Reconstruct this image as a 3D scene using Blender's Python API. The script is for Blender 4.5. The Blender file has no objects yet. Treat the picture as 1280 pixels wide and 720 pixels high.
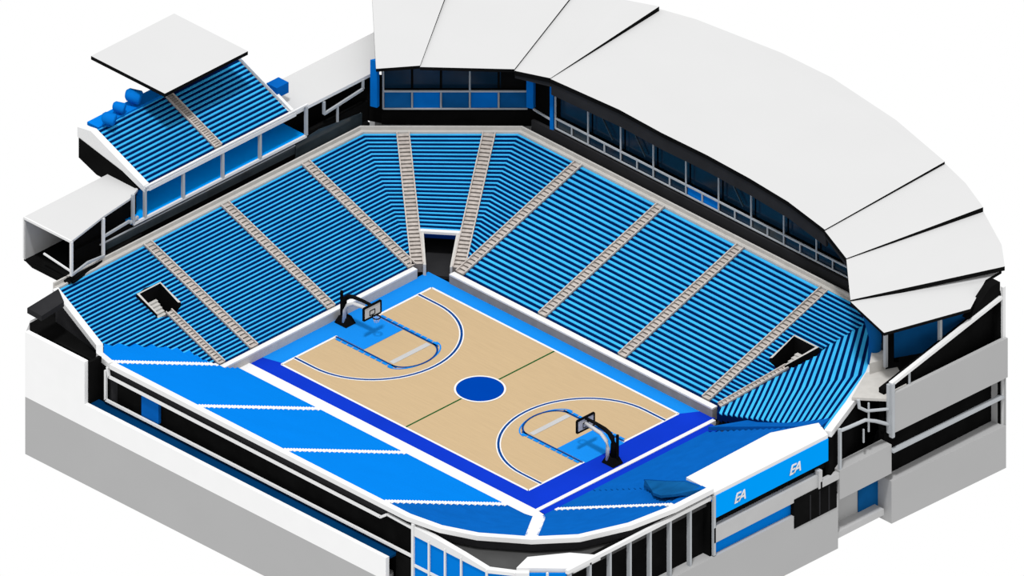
import bpy, bmesh, math, random
from mathutils import Vector, Matrix
random.seed(7)
C = bpy.context.scene.collection
SC = bpy.context.scene

# ------------------------------------------------------------------ camera (orthographic, two-to-one axonometric)
S = 15.0                                    # photograph pixels per metre
E = math.radians(30.7)
KA, KB, KC = S*math.sqrt(.5), S*math.sqrt(.5)*math.sin(E), S*math.cos(E)
def at(px, py, z):                          # plan position of a sight line at height z
    u = (px-600)/KA; v = (py-487+KC*z)/KB
    return ((u+v)/2, (u-v)/2, z)
def at2(px, py, z): return at(px, py, z)[:2]
cam = bpy.data.cameras.new('camera'); co = bpy.data.objects.new('camera', cam); C.objects.link(co)
cam.type = 'ORTHO'; cam.ortho_scale = 1280/S; cam.clip_end = 500
right = Vector((1, 1, 0)).normalized()
back = Vector((math.cos(E)/math.sqrt(2), -math.cos(E)/math.sqrt(2), math.sin(E)))
up = back.cross(right)
co.matrix_world = Matrix.Translation(right*(40/S) + up*(127/S) + back*150) @ Matrix((right, up, back)).transposed().to_4x4()
SC.camera = co

# ------------------------------------------------------------------ light
w = bpy.data.worlds.new('world'); SC.world = w; w.use_nodes = True
w.node_tree.nodes['Background'].inputs[0].default_value = (1, 1, 1, 1)
w.node_tree.nodes['Background'].inputs[1].default_value = 1.0
sl = bpy.data.lights.new('sun', 'SUN'); so = bpy.data.objects.new('sun', sl); C.objects.link(so)
sl.energy = 2.4; sl.angle = math.radians(6)
so.rotation_euler = Vector((.22, -.30, 1)).to_track_quat('Z', 'Y').to_euler()
SC.view_settings.view_transform = 'Standard'; SC.view_settings.look = 'None'
SC.view_settings.exposure = 0; SC.view_settings.gamma = 1
SC.view_settings.use_curve_mapping = False
SC.cycles.max_bounces = 6

# ------------------------------------------------------------------ materials
def lin(c): c /= 255; return c/12.92 if c <= .04045 else ((c+.055)/1.055)**2.4
def mat(name, rgb, k=.58, rough=.8, var=.05, scale=.6, spec=0.0, metal=0):
    m = bpy.data.materials.new(name); m.use_nodes = True; nt = m.node_tree
    b = nt.nodes['Principled BSDF']; b.inputs['Roughness'].default_value = rough
    b.inputs['Specular IOR Level'].default_value = spec; b.inputs['Metallic'].default_value = metal
    col = [min(.95, lin(c)*k) for c in rgb]
    n = nt.nodes.new('ShaderNodeTexNoise'); n.inputs['Scale'].default_value = scale; n.inputs['Detail'].default_value = 3
    r = nt.nodes.new('ShaderNodeValToRGB'); tc = nt.nodes.new('ShaderNodeTexCoord')
    nt.links.new(tc.outputs['Object'], n.inputs['Vector'])
    r.color_ramp.elements[0].position = .3; r.color_ramp.elements[1].position = .7
    r.color_ramp.elements[0].color = (*[c*(1-var) for c in col], 1)
    r.color_ramp.elements[1].color = (*[min(1, c*(1+var)) for c in col], 1)
    nt.links.new(n.outputs['Fac'], r.inputs['Fac']); nt.links.new(r.outputs['Color'], b.inputs['Base Color'])
    return m
M = dict(
    white=mat('white_paint', (250, 250, 250), .66, var=.015),
    roof=mat('roof_membrane', (236, 236, 236), .585, var=.008, scale=.15),
    cream=mat('pale_concrete', (222, 219, 214), .62, var=.05, scale=1.5),
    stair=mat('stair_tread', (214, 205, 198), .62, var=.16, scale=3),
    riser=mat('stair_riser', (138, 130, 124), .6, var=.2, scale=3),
    grey=mat('grey_render', (178, 178, 178), .80, var=.012, scale=.2),
    lgrey=mat('light_grey_panel', (200, 200, 200), .7, var=.03),
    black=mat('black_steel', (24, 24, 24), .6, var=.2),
    char=mat('charcoal_panel', (50, 50, 52), .7, var=.1),
    wallwhite=mat('white_render', (247, 247, 247), .80, var=.01),
    kerbgrey=mat('grey_concrete', (150, 146, 142), .75, var=.08, scale=1.2),
    seat=mat('cyan_seat', (66, 194, 255), .72, rough=.6, var=.08, scale=.5),
    seatmid=mat('azure_seat', (8, 140, 248), .60, var=.02, scale=.3),
    seatdeep=mat('deep_blue_seat', (14, 106, 200), .60, var=.06, scale=.8),
    navy=mat('navy_step', (2, 34, 92), .62, rough=.7, var=.1),
    apron=mat('light_blue_paint', (28, 146, 244), .66, var=.02, scale=.2),
    royal=mat('royal_blue_paint', (20, 62, 214), .62, var=.08, scale=.15),
    circle=mat('centre_blue_paint', (0, 72, 184), .6, var=.02),
    line=mat('blue_line_paint', (18, 74, 150), .6),
    green=mat('green_line_paint', (20, 100, 45), .6),
    banner=mat('banner_blue', (0, 156, 250), .82, var=.01),
    blue=mat('blue_panel', (10, 120, 215), .7, var=.1, scale=.4),
    bluedim=mat('dull_blue_panel', (20, 96, 160), .7, var=.25, scale=.35),
    glass=mat('dark_blue_glass', (16, 40, 60), .8, rough=.15, var=.45, scale=.25, spec=.2),
    smoke=mat('smoked_glass', (50, 60, 66), .7, rough=.2, var=.3, scale=.5, spec=.4),
    frame=mat('silver_frame', (188, 192, 196), .72, rough=.4, var=.04),
    hoopw=mat('white_padding', (236, 236, 236), .62),
)
def wood():
    m = mat('maple_boards', (223, 194, 152), .585, rough=.4, var=.035, scale=1)
    nt = m.node_tree; tex = [n for n in nt.nodes if n.type == 'TEX_NOISE'][0]
    mp = nt.nodes.new('ShaderNodeMapping'); mp.inputs['Scale'].default_value = (.35, 6, 1)
    tc = [n for n in nt.nodes if n.type == 'TEX_COORD'][0]
    nt.links.new(tc.outputs['Object'], mp.inputs['Vector']); nt.links.new(mp.outputs['Vector'], tex.inputs['Vector'])
    return m
M['wood'] = wood()
M['teal'] = mat('deep_teal_floor', (4, 62, 112), .62, var=.15, scale=.3)
M['midgrey'] = mat('mid_grey_concrete', (92, 92, 92), .6, var=.1, scale=.4)

# ------------------------------------------------------------------ mesh builder
class MB:
    def __init__(s): s.v = []; s.f = []; s.m = []
    def poly(s, idx, mi=0): s.f.append(idx); s.m.append(mi)
    def prism3(s, top, bot, mt=0, ms=None, mb=None):
        ms = mt if ms is None else ms; mb = ms if mb is None else mb
        n = len(top); o = len(s.v); s.v += [tuple(p) for p in top] + [tuple(p) for p in bot]
        s.poly([o+i for i in range(n)], mt); s.poly([o+n+i for i in reversed(range(n))], mb)
        for i in range(n):
            j = (i+1) % n; s.poly([o+i, o+n+i, o+n+j, o+j], ms)
    def prism(s, pts, z0, z1, mt=0, ms=None, mb=None):
        s.prism3([(p[0], p[1], z1) for p in pts], [(p[0], p[1], z0) for p in pts], mt, ms, mb)
    def slab(s, pts, th, mt=0, ms=None, mb=None):
        s.prism3(pts, [(p[0], p[1], p[2]-th) for p in pts], mt, ms, mb)
    def box(s, x0, x1, y0, y1, z0, z1, mt=0, ms=None): s.prism([(x0, y0), (x1, y0), (x1, y1), (x0, y1)], z0, z1, mt, ms)
    def extr_y(s, xz, y0, y1, mt=0, ms=None): s.prism3([(x, y0, z) for x, z in xz], [(x, y1, z) for x, z in xz], mt, ms)
    def extr_x(s, yz, x0, x1, mt=0, ms=None): s.prism3([(x1, y, z) for y, z in yz], [(x0, y, z) for y, z in yz], mt, ms)
    def ribbon(s, path, a, b, z0, z1, mt=0, ms=None):        # strip between offsets a and b of a plan path; z0, z1 numbers or lists
        A = offset(path, a); B = offset(path, b)
        z0 = z0 if isinstance(z0, (list, tuple)) else [z0]*len(path); z1 = z1 if isinstance(z1, (list, tuple)) else [z1]*len(path)
        n = len(path); o = len(s.v); ms = mt if ms is None else ms
        for i in range(n):
            s.v += [(*A[i], z1[i]), (*B[i], z1[i]), (*B[i], z0[i]), (*A[i], z0[i])]
        for i in range(n-1):
            p = o+4*i; q = p+4
            s.poly([p, p+1, q+1, q], mt); s.poly([p+1, p+2, q+2, q+1], ms); s.poly([p+2, p+3, q+3, q+2], ms); s.poly([p+3, p, q, q+3], ms)
        s.poly([o, o+3, o+2, o+1], ms); e = o+4*(n-1); s.poly([e, e+1, e+2, e+3], ms)
    def tube(s, path, r, n=10, mi=0):
        rs = r if isinstance(r, (list, tuple)) else [r]*len(path)
        P = [Vector(p) for p in path]; o = len(s.v)
        for i, p in enumerate(P):
            t = (P[min(i+1, len(P)-1)]-P[max(i-1, 0)]).normalized()
            a = t.cross(Vector((0, 0, 1)) if abs(t.z) < .95 else Vector((0, 1, 0))).normalized(); b = t.cross(a)
            for k in range(n):
                th = 2*math.pi*k/n; s.v.append(tuple(p+(a*math.cos(th)+b*math.sin(th))*rs[i]))
        for i in range(len(P)-1):
            for k in range(n):
                s.poly([o+i*n+k, o+i*n+(k+1) % n, o+(i+1)*n+(k+1) % n, o+(i+1)*n+k], mi)
        s.poly([o+k for k in range(n)], mi); s.poly([o+(len(P)-1)*n+k for k in reversed(range(n))], mi)
    def bar(s, p, q, w_, h=None, mi=0):                       # rectangular bar
        h = h or w_; p = Vector(p); q = Vector(q); t = (q-p).normalized()
        a = t.cross(Vector((0, 0, 1)) if abs(t.z) < .95 else Vector((1, 0, 0))).normalized(); b = a.cross(t)
        c = [a*w_/2+b*h/2, -a*w_/2+b*h/2, -a*w_/2-b*h/2, a*w_/2-b*h/2]
        s.prism3([p+k for k in c], [q+k for k in c], mi)
    def build(s, name, mats, parent=None, smooth=False, loc=None):
        me = bpy.data.meshes.new(name); me.from_pydata(s.v, [], s.f)
        for m in (mats if isinstance(mats, (list, tuple)) else [mats]): me.materials.append(M[m])
        for p, k in zip(me.polygons, s.m): p.material_index = k; p.use_smooth = smooth
        bm = bmesh.new(); bm.from_mesh(me); bmesh.ops.recalc_face_normals(bm, faces=bm.faces); bm.to_mesh(me); bm.free()
        o = bpy.data.objects.new(name, me); C.objects.link(o)
        if parent:
            o.parent = parent; q = parent; L = Vector((0, 0, 0))
            while q: L += q.location; q = q.parent
            o.location = -L
        return o
def offset(path, d):
    out = []; n = len(path)
    for i, p in enumerate(path):
        ns = []
        for a, b in ((i-1, i), (i, i+1)):
            if a >= 0 and b < n:
                dx, dy = path[b][0]-path[a][0], path[b][1]-path[a][1]; L = math.hypot(dx, dy); ns.append((-dy/L, dx/L))
        nx = sum(q[0] for q in ns)/len(ns); ny = sum(q[1] for q in ns)/len(ns); L = math.hypot(nx, ny); nx /= L; ny /= L
        k = nx*ns[0][0]+ny*ns[0][1]
        out.append((p[0]+nx*d/k, p[1]+ny*d/k))
    return out
def tag(o, label, cat, group=None, kind=None):
    o['label'] = label; o['category'] = cat
    if group: o['group'] = group
    if kind: o['kind'] = kind
    return o
def thing(name, label, cat, group=None, loc=(0, 0, 0)):
    o = bpy.data.objects.new(name, None); C.objects.link(o); o.location = loc; o.empty_display_size = .3
    return tag(o, label, cat, group)
def struct(name, mb, mats, label=None, cat='wall'):
    o = mb.build(name, mats); o['kind'] = 'structure'
    if label: o['label'] = label; o['category'] = cat
    return o
def lerp(a, b, t): return tuple(p+(q-p)*t for p, q in zip(a, b))
def pw(tab, x):                                              # piecewise linear table
    if x <= tab[0][0]: return tab[0][1]
    for (a, va), (b, vb) in zip(tab, tab[1:]):
        if x <= b:
            k = (x-a)/(b-a)
            return lerp(va, vb, k) if isinstance(va, tuple) else va+(vb-va)*k
    return tab[-1][1]
def clip(pl, a, b):                                          # the piece of a polyline between arc lengths a and b (b from its end)
    L = [0]
    for p, q in zip(pl, pl[1:]): L.append(L[-1]+math.hypot(q[0]-p[0], q[1]-p[1]))
    b = L[-1]-b
    if b-a < .25: return None
    def pt(s):
        for i in range(len(L)-1):
            if s <= L[i+1]+1e-9:
                return lerp(pl[i], pl[i+1], (s-L[i])/max(1e-9, L[i+1]-L[i]))
        return pl[-1]
    return [pt(a)] + [pl[i] for i in range(1, len(pl)-1) if a+.02 < L[i] < b-.02] + [pt(b)]
def resample(pl, n):
    L = [0]
    for p, q in zip(pl, pl[1:]): L.append(L[-1]+math.hypot(q[0]-p[0], q[1]-p[1]))
    out = []
    for k in range(n):
        s = L[-1]*k/(n-1)
        for i in range(len(L)-1):
            if s <= L[i+1]+1e-9: out.append(lerp(pl[i], pl[i+1], (s-L[i])/max(1e-9, L[i+1]-L[i]))); break
    return out

# ------------------------------------------------------------------ the court
ct = thing('basketball_court', 'tan hardwood basketball court with blue surround at the centre of the arena', 'basketball court')
X0, Y0 = 14.55, 8.85
b = MB(); b.box(-16.6, 17.2, -10.7, 10.5, -.5, -.03); b.build('subfloor', 'char', ct)
b = MB(); b.box(-X0, X0, -Y0, Y0, -.03, .04); b.build('hardwood', 'wood', ct)
b = MB(); b.prism([(-16.6, -9.2), (-X0, -8.6), (-X0, Y0), (X0, Y0), (15.6, 10.5), (-16.6, 10.5)], -.03, .05)
b.build('apron', 'apron', ct)['label'] = 'light blue apron'
b = MB(); b.prism([(-16.6, -10.7), (17.2, -10.7), (17.2, 10.5), (15.6, 10.5), (X0, Y0), (X0, -Y0), (-X0, -Y0), (-X0, -8.6), (-16.6, -9.2)], -.03, .05)
b.build('apron', 'royal', ct)['label'] = 'royal blue apron'
def strip(pl, wd, z=.06, h=.02, closed=False):
    b = MB()
    if closed:
        n = len(pl); c = (sum(p[0] for p in pl)/n, sum(p[1] for p in pl)/n)
        for i in range(n):
            p, q = pl[i], pl[(i+1) % n]
            f = lambda a, k: (c[0]+(a[0]-c[0])*k, c[1]+(a[1]-c[1])*k)
            r = math.hypot(p[0]-c[0], p[1]-c[1]); k1 = 1-wd/2/r; k2 = 1+wd/2/r
            b.prism([f(p, k1), f(q, k1), f(q, k2), f(p, k2)], z-h, z)
    else: b.ribbon(pl, -wd/2, wd/2, z-h, z)
    return b
b = MB()
for q in ([(-X0, -Y0), (X0, -Y0)], [(-X0, Y0), (X0, Y0)], [(X0, -Y0), (X0, Y0)], [(-X0, -Y0), (-X0, -2.3)], [(-X0, 2.5), (-X0, Y0)]): b.ribbon(q, -.1, .1, .04, .065)
b.build('boundary_line', 'white', ct)
circ = [(2*math.cos(2*math.pi*k/48), 2*math.sin(2*math.pi*k/48)) for k in range(48)]
b = MB(); b.prism(circ, .03, .07); b.build('center_circle', 'circle', ct)
strip([(p[0]*1.05, p[1]*1.05) for p in circ], .16, .075, closed=True).build('circle_outline', 'white', ct)
for y0, y1 in ((2.1, 8.8), (-8.8, -2.1)): strip([(0, y0), (0, y1)], .14, .06).build('halfway_line', 'green', ct)
for sx in (-1, 1):
    arc = [(sx*X0, 7.3), (sx*12.2, 7.3)] + [(sx*(12.2-6.9*math.sin(math.pi*k/32)), 7.3*math.cos(math.pi*k/32)) for k in range(1, 32)] + [(sx*12.2, -7.3), (sx*X0, -7.3)]
    strip([(p[0], p[1]) for p in arc], .42, .058).build('arc_border', 'white', ct)
    strip([(p[0], p[1]) for p in arc], .2, .075).build('three_point_line', 'line', ct)
    b = MB(); xa, xb = sorted((sx*(X0+.2), sx*11.4)); b.box(xa, xb, -2.3, 2.3, .03, .07)
    b.build('key_paint', 'apron', ct)
    for sy in (-1, 1):
        b = MB()
        b.ribbon([(sx*(X0), sy*2.45), (sx*7.4, sy*2.45)], -.09, .09, .04, .075, 0)
        for k in range(10):
            x = sx*(14.3-k*.68); xa, xb = sorted((x, x-sx*.56)); ya, yb = sorted((sy*2.5, sy*2.8)); b.box(xa, xb, ya, yb, .04, .075, 1)
        b.build('lane_line', ['line', 'apron'], ct)
    b = MB(); xa, xb = sorted((sx*8.5, sx*8.0)); b.box(xa, xb, -2.2, 2.2, .03, .07); b.build('free_throw_band', 'lgrey', ct)
    fa = [(sx*(8.0-1.7*math.sin(math.pi*k/16)), 2.45*math.cos(math.pi*k/16)) for k in range(17)]
    strip(fa, .16, .075).build('free_throw_arc', 'line', ct)
    strip([(sx*p[0]*sx*1.0, p[1]*1.18) for p in fa], .12, .07).build('free_throw_arc', 'apron', ct)

# hoops
def hoop(x, y, d, label):
    t = thing('basketball_hoop', label, 'basketball hoop', 'hoops at the two ends of the court', (x, y, .05))
    b = MB(); b.prism3([(x-.4, y-.36, .75), (x+.4, y-.36, .75), (x+.4, y+.36, .75), (x-.4, y+.36, .75)],
                       [(x-.7, y-.6, .05), (x+.7, y-.6, .05), (x+.7, y+.6, .05), (x-.7, y+.6, .05)]); b.build('base', 'black', t)
    f = lambda u, z, yy=0: (x+d*u, y+yy, z)
    b = MB(); b.tube([f(-.15, .7), f(-.15, 1.9), f(.0, 2.4), f(.35, 2.75), f(.9, 2.95), f(2.0, 3.05), f(3.1, 3.05)], [.3, .26, .22, .2, .18, .15, .14], 10); b.build('arm', 'black', t, True)
    b = MB(); b.tube([f(.22, .35, -.36), f(.26, 1.5, -.28), f(.5, 2.05, -.2), f(1.2, 2.45, -.15), f(3.05, 2.65, -.1)], .17, 8); b.build('padding', 'hoopw', t, True)['label'] = 'white padded strut'
    b = MB(); b.tube([f(-.5, .7, .1), f(-.5, 2.9, .1)], .13, 8); b.build('mast', 'black', t)
    bx = 3.15; w_ = 1.0; z0, z1 = 2.0, 3.15
    b = MB(); xa, xb = sorted((x+d*bx, x+d*(bx+.06))); b.box(xa, xb, y-w_+.05, y+w_-.05, z0+.05, z1-.05); bb = b.build('backboard', 'hoopw', t); bb['label'] = 'white backboard'
    xm = x+d*(bx+.03)
    b = MB()
    for p, q in (((-w_, z0), (w_, z0)), ((-w_, z1), (w_, z1)), ((-w_, z0), (-w_, z1)), ((w_, z0), (w_, z1))): b.bar((xm, y+p[0], p[1]), (xm, y+q[0], q[1]), .15)
    b.build('board_frame', 'black', bb)
    b = MB()
    for p, q in (((-.3, 2.2), (.3, 2.2)), ((-.3, 2.65), (.3, 2.65)), ((-.3, 2.2), (-.3, 2.65)), ((.3, 2.2), (.3, 2.65))): b.bar((xm, y+p[0], p[1]), (xm, y+q[0], q[1]), .09)
    b.build('target_square', 'char', bb)
    cx = x+d*(bx+.55); rz = 2.15
    ring = [(cx+.34*math.cos(2*math.pi*k/20), y+.34*math.sin(2*math.pi*k/20), rz) for k in range(21)]
    b = MB(); b.tube(ring, .05, 6); b.bar((x+d*bx, y, rz), (cx-d*.3, y, rz), .1); rm = b.build('rim', 'black', t)
    b = MB()
    for k in range(10):
        for s in (1, -1):
            a0, a1 = 2*math.pi*k/10, 2*math.pi*(k+.7*s)/10
            b.tube([(cx+.33*math.cos(a0), y+.33*math.sin(a0), rz-.02), (cx+.2*math.cos(a1), y+.2*math.sin(a1), rz-.45)], .012, 4)
    b.build('net', 'white', rm)
hoop(-15.6, -.3, 1, 'black basketball hoop on the light blue apron before the left stand')
hoop(16.3, -.7, -1, 'black basketball hoop on the royal blue apron beside the white banner roof')

# ------------------------------------------------------------------ seating
def seating(label, f, z0, z1, n=34, mat_='seat', t0=0, t1=1, ga=.12, gb=.12, cover=(.56, .99), gap=None, group='seating sections of the lower bowl', npts=None, back=.02, name='seating_section', under=.7):
    t = thing(name, label, 'seating section', group)
    base = MB()
    dz = (z1-z0)/n
    for i in range(n):
        a, c = i/n, (i+1)/n
        if c <= t0+1e-6 or a >= t1-1e-6: continue
        z = z0+dz*i
        pls = []
        def at_t(tt):
            pl = f(tt)
            return pl
        A, B = at_t(a), at_t(c)
        gaps = gap(a) if gap else None
        segs = [(0, 1)] if not gaps else [(0, gaps[0]), (gaps[1], 1)]
        for s0, s1 in segs:
            def sub(pl):
                L = sum(math.hypot(q[0]-p[0], q[1]-p[1]) for p, q in zip(pl, pl[1:]))
                return clip(pl, L*s0 + (ga if s0 == 0 else 0), L*(1-s1) + (gb if s1 == 1 else 0))
            a_, b_ = sub(A), sub(B)
            if not a_ or not b_: continue
            if len(a_) != len(b_) or npts:
                k = npts or max(len(a_), len(b_)); a_ = resample(a_, k); b_ = resample(b_, k)
            base_poly(base, a_, b_, z-under, z)
            q0 = [lerp(p, q, cover[0]) for p, q in zip(a_, b_)]; q1 = [lerp(p, q, cover[1]) for p, q in zip(a_, b_)]
            qb = [lerp(p, q, cover[1]-.14) for p, q in zip(a_, b_)]
            m = MB(); h_ = min(.09, dz*.4); base_poly(m, q0, q1, z+.002, z+h_); base_poly(m, qb, q1, z+h_-.01, z+h_+back)
            m.build('seat_row', mat_, t)
    base.build('stepped_base', 'navy', t)
    return t
def base_poly(m, a, b, z0, z1):
    for i in range(len(a)-1):
        m.prism([a[i], a[i+1], b[i+1], b[i]], z0, z1)

def stairs(label, p, q, z0, z1, n=34, wd=.9, group='aisle stairs of the lower bowl', mats=('stair', 'riser')):
    t = thing('aisle_stairs', label, 'stairs', group)
    b = MB(); d = Vector((q[0]-p[0], q[1]-p[1])); L = d.length; d /= L; nn = Vector((-d.y, d.x))*wd/2
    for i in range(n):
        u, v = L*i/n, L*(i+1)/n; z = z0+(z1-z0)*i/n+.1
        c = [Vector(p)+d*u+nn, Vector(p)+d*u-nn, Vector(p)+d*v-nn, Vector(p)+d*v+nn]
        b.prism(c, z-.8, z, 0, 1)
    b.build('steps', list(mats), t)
    if mats[0] == 'white': return t
    b = MB()
    for s in (-1, 1):
        o = nn*s*.93
        b.bar((p[0]+o.x, p[1]+o.y, z0+.12), (q[0]+o.x, q[1]+o.y, z1+.12), .1, .16)
    b.build('kerb', mats[0], t)
    return t

LX, LW, LZ0, LZ1 = -17.0, 12.6, 1.0, 5.75
def lx(t): return LX-LW*t
lowy = lambda x: pw([(-29.7, -20.0), (-23.5, -21.2), (-23.2, -21.4), (-22.6, -20.0), (-20.6, -16.4), (-17, -14.4)], x)
def left(ya, yb): return lambda t: [(lx(t), ya), (lx(t), yb)]
def vgapL(a):
    x = lx(a+.02)
    return None
def ls0(t):
    x = lx(t); y1 = -13.3
    if -25.9 < x < -23.2: y1 = -14.7
    return [(x, min(lowy(x), y1-.01)), (x, y1)]
def ls1(t):
    x = lx(t); y0 = -13.3
    if -25.9 < x < -23.2: y0 = -11.9
    elif x > -23.3: y0 = -13.0
    return [(x, y0), (x, -9.6)]
seating('cyan seating section at the far left end, cut off by the slanted white edge', ls0, LZ0, LZ1, ga=.05, gb=.0)
seating('cyan seating section of the left stand, just right of its dark tunnel mouth', ls1, LZ0, LZ1, ga=0, gb=.45)
seating('cyan seating section of the left stand, second one right of the dark tunnel mouth', left(-9.6, -.5), LZ0, LZ1, ga=.45, gb=.45)
seating('cyan seating section of the left stand, directly behind the left basketball hoop', left(-.5, 9), LZ0, LZ1, ga=.45, gb=.45)
stairs('narrow pale stairs below the dark tunnel mouth of the left stand', (LX, -13.4), (-23.3, -13.4), LZ0, 3.4, 20, .7)
stairs('pale aisle stairs of the left stand nearest its dark tunnel mouth', (LX, -9.6), (lx(1), -9.6), LZ0, LZ1)
stairs('pale aisle stairs of the left stand above and left of the basketball hoop', (LX, -.5), (lx(1), -.5), LZ0, LZ1)
stairs('pale aisle stairs where the left stand meets the far corner seats', (LX, 9), (lx(1), 9), LZ0, LZ1)

ca1 = lambda t: lerp((-16.9, 9.5), (-27.3, 18.2), t)
ca2 = lambda t: lerp((-14.0, 11.5), (-22.2, 23.3), t)
cr1 = lambda t: lerp((-17.0, 9.4), (-29.6, 15.9), t)
cr2 = lambda t: lerp((-13.8, 11.4), (-20.5, 25.0), t)
seating('bent cyan seating section of the far corner, left of the two corner stairs', lambda t: [(lx(t), 9), cr1(t), ca1(t)], LZ0, LZ1, ga=.45, gb=.55, npts=None)
seating('cyan wedge of seats in the far corner directly above the dark tunnel entrance', lambda t: [ca1(t), ca2(t)], LZ0, LZ1, t0=.25, ga=.5, gb=.5, under=.3)
RY, RW = 11.0, 14.0
ry = lambda t: RY+RW*t
seating('bent cyan seating section of the far corner, right of the two corner stairs', lambda t: [ca2(t), cr2(t), (-13.4, ry(t))], LZ0, LZ1, ga=.55, gb=.45)
stairs('pale corner stairs left of the dark tunnel entrance', ca1(0), ca1(1), LZ0, LZ1, wd=1.1)
stairs('pale corner stairs right of the dark tunnel entrance', ca2(0), ca2(1), LZ0, LZ1, wd=1.1)
rightf = lambda a, c: (lambda t: [(a, ry(t)), (c, ry(t))])
RA = [-13.4, -3.7, 5.7, 15.6]
seating('broad cyan seating section of the right stand, nearest the far corner', rightf(RA[0], RA[1]), LZ0, LZ1, ga=.45, gb=.45, n=28, cover=(.46, .99))
seating('broad cyan seating section in the middle of the right stand', rightf(RA[1], RA[2]), LZ0, LZ1, ga=.45, gb=.45, n=28, cover=(.46, .99))
seating('broad cyan seating section of the right stand, beside the smaller tunnel mouth', rightf(RA[2], RA[3]), LZ0, LZ1, ga=.45, gb=.45, n=28, cover=(.46, .99))
for x, s in zip(RA, ('pale aisle stairs of the right stand nearest the far corner', 'second pale aisle stairs of the right stand from the far corner',
                     'third pale aisle stairs of the right stand from the far corner', 'pale aisle stairs of the right stand nearest its dark tunnel mouth')):
    stairs(s, (x, RY), (x, ry(1)), LZ0, LZ1)
dg = lambda t: pw([(0, (17.2, 11.0)), (.62, (20.3, 19.7)), (.84, (21.2, 22.8)), (1, (22.0, 25.0))], t)
def rc1(t):
    y = ry(t); d = dg(t)
    pl = [(RA[3], y), (d[0], y)]
    if .40 < t < .63: pl = [(RA[3], y), (RA[3]+1.75, y)]
    return pl
RZ1 = 5.9
seating('cyan seating section right of the last aisle, wrapped round the tunnel mouth', rc1, LZ0, RZ1, n=34, ga=.45, gb=.0)
def rc2(t):
    d = dg(t); q = (d[0], ry(t)); e = lerp((17.8, 10.1), (31.9, 8.9), t); m = ((q[0]+e[0])/2+1.0*t**3, (q[1]+e[1])/2+.6*t**3)
    if .44 < t < .62: q = lerp(q, m, .1)
    return [q, m, e]
seating('fan of cyan seats in the right corner with rows running towards the viewer', rc2, LZ0, RZ1, n=21, cover=(.46, .99), ga=.0, gb=.05)
stairs('narrow pale diagonal stairs below the tunnel mouth of the right corner', dg(0), dg(.42), LZ0, 3.2, 18, .6)

# front and near-end stands: the rows face away
FZ0, FZ1, FY, FW = .25, 6.4, -12.1, 14.0
fy = lambda t: FY-FW*t
cov = (.0, 1.0)
fb = lambda t: pw([(0, (-17.6, -13.4)), (.25, (-20.0, -14.6)), (.36, (-21.6, -16.8)), (.5, (-23.4, -20.9)), (.75, (-20.4, -24.0)), (1, (-17.0, -26.05))], t)
FA = [-17.2, -7.0, 3.1, 15.0]
gF = dict(n=24, cover=cov, mat_='seatmid', back=.03)
seating('plain blue seats in the left corner at the end of the front stand', lambda t: [fb(t), (FA[0], fy(t))], FZ0, FZ1, ga=.0, gb=.3, **gF)
ff = lambda a, c: (lambda t: [(a, fy(t)), (c, fy(t))])
seating('plain blue front seating bank nearest the left corner', ff(FA[0], FA[1]), FZ0, FZ1, ga=.3, gb=.3, **gF)
seating('plain blue front seating bank in the middle of the near side', ff(FA[1], FA[2]), FZ0, FZ1, ga=.3, gb=.3, **gF)
seating('plain blue front seating bank nearest the bottom corner', ff(FA[2], FA[3]), FZ0, FZ1, ga=.3, gb=.3, **gF)
for x, s in zip(FA, ('white front aisle stairs at the left corner', 'white front aisle stairs nearest the left corner but one', 'white front aisle stairs third from the left corner', 'white front aisle stairs nearest the bottom corner')):
    stairs(s, (x, FY), (x, fy(1)), FZ0, FZ1, 40, .62, 'white aisle stairs of the front stand', ('white', 'white'))
ic, oc = (18.6, -11.6), (27.6, -21.5)
ia, oa = (18.6, -9.6), (32.2, -9.6)
gD = dict(n=20, cover=(0, .93), mat_='seatdeep', back=.03)
se2 = lambda t: [lerp(a, c, t) for a, c in zip([(15, FY), (17.3, -12.1), (18.0, -11.95), ic], [(15, fy(1)), (19, -26.0), (23.6, -24.4), oc])]
seating('striped deep blue corner seats left of the short white stairs at the bottom', se2, FZ0, FZ1, ga=.3, gb=.4, **gD)
se1 = lambda t: [lerp(a, c, t) for a, c in zip([ic, (18.6, -11.2), (18.6, -10.4), ia], [oc, (30.0, -18.6), (31.6, -14.4), oa])]
seating('striped deep blue corner seats right of the short white stairs at the bottom', se1, FZ0, FZ1, ga=.4, gb=.3, **gD)
stairs('short white corner stairs at the bottom of the bowl', lerp(ic, oc, .0), oc, FZ0+.1, FZ1, 36, 1.1, 'white aisle stairs of the front stand', ('white', 'white'))
xf = lambda t: 18.6+13.6*t
seating('narrow deep blue seats between white stairs and the curved blue side panel', lambda t: [(xf(t), -9.6), (xf(t), -5.3)], FZ0, FZ1, ga=.3, gb=.05, **gD)
stairs('white aisle stairs before the curved blue side panel', ia, oa, FZ0, FZ1, 40, .5, 'white aisle stairs of the front stand', ('white', 'white'))
seating('deep blue seats running up to the white banner roof', lambda t: [(xf(t), -5.25), (xf(t), 8.2+.4*t)], FZ0, FZ1, t1=.85, ga=0, gb=0, **gD)
b = MB(); b.prism3([(18.4, 8.5, .55), (31.9, 8.3, 6.35), (30.2, 11.6, 5.4), (24.5, 10.9, 3.3)], [(18.4, 8.5, .2), (31.9, 8.3, 5.8), (30.2, 11.6, 4.6), (24.5, 10.9, 2.6)])
tag(b.build('seat_cover', 'seatdeep'), 'smooth deep blue cover at the foot of the right corner fan of seats', 'seat cover')

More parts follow.
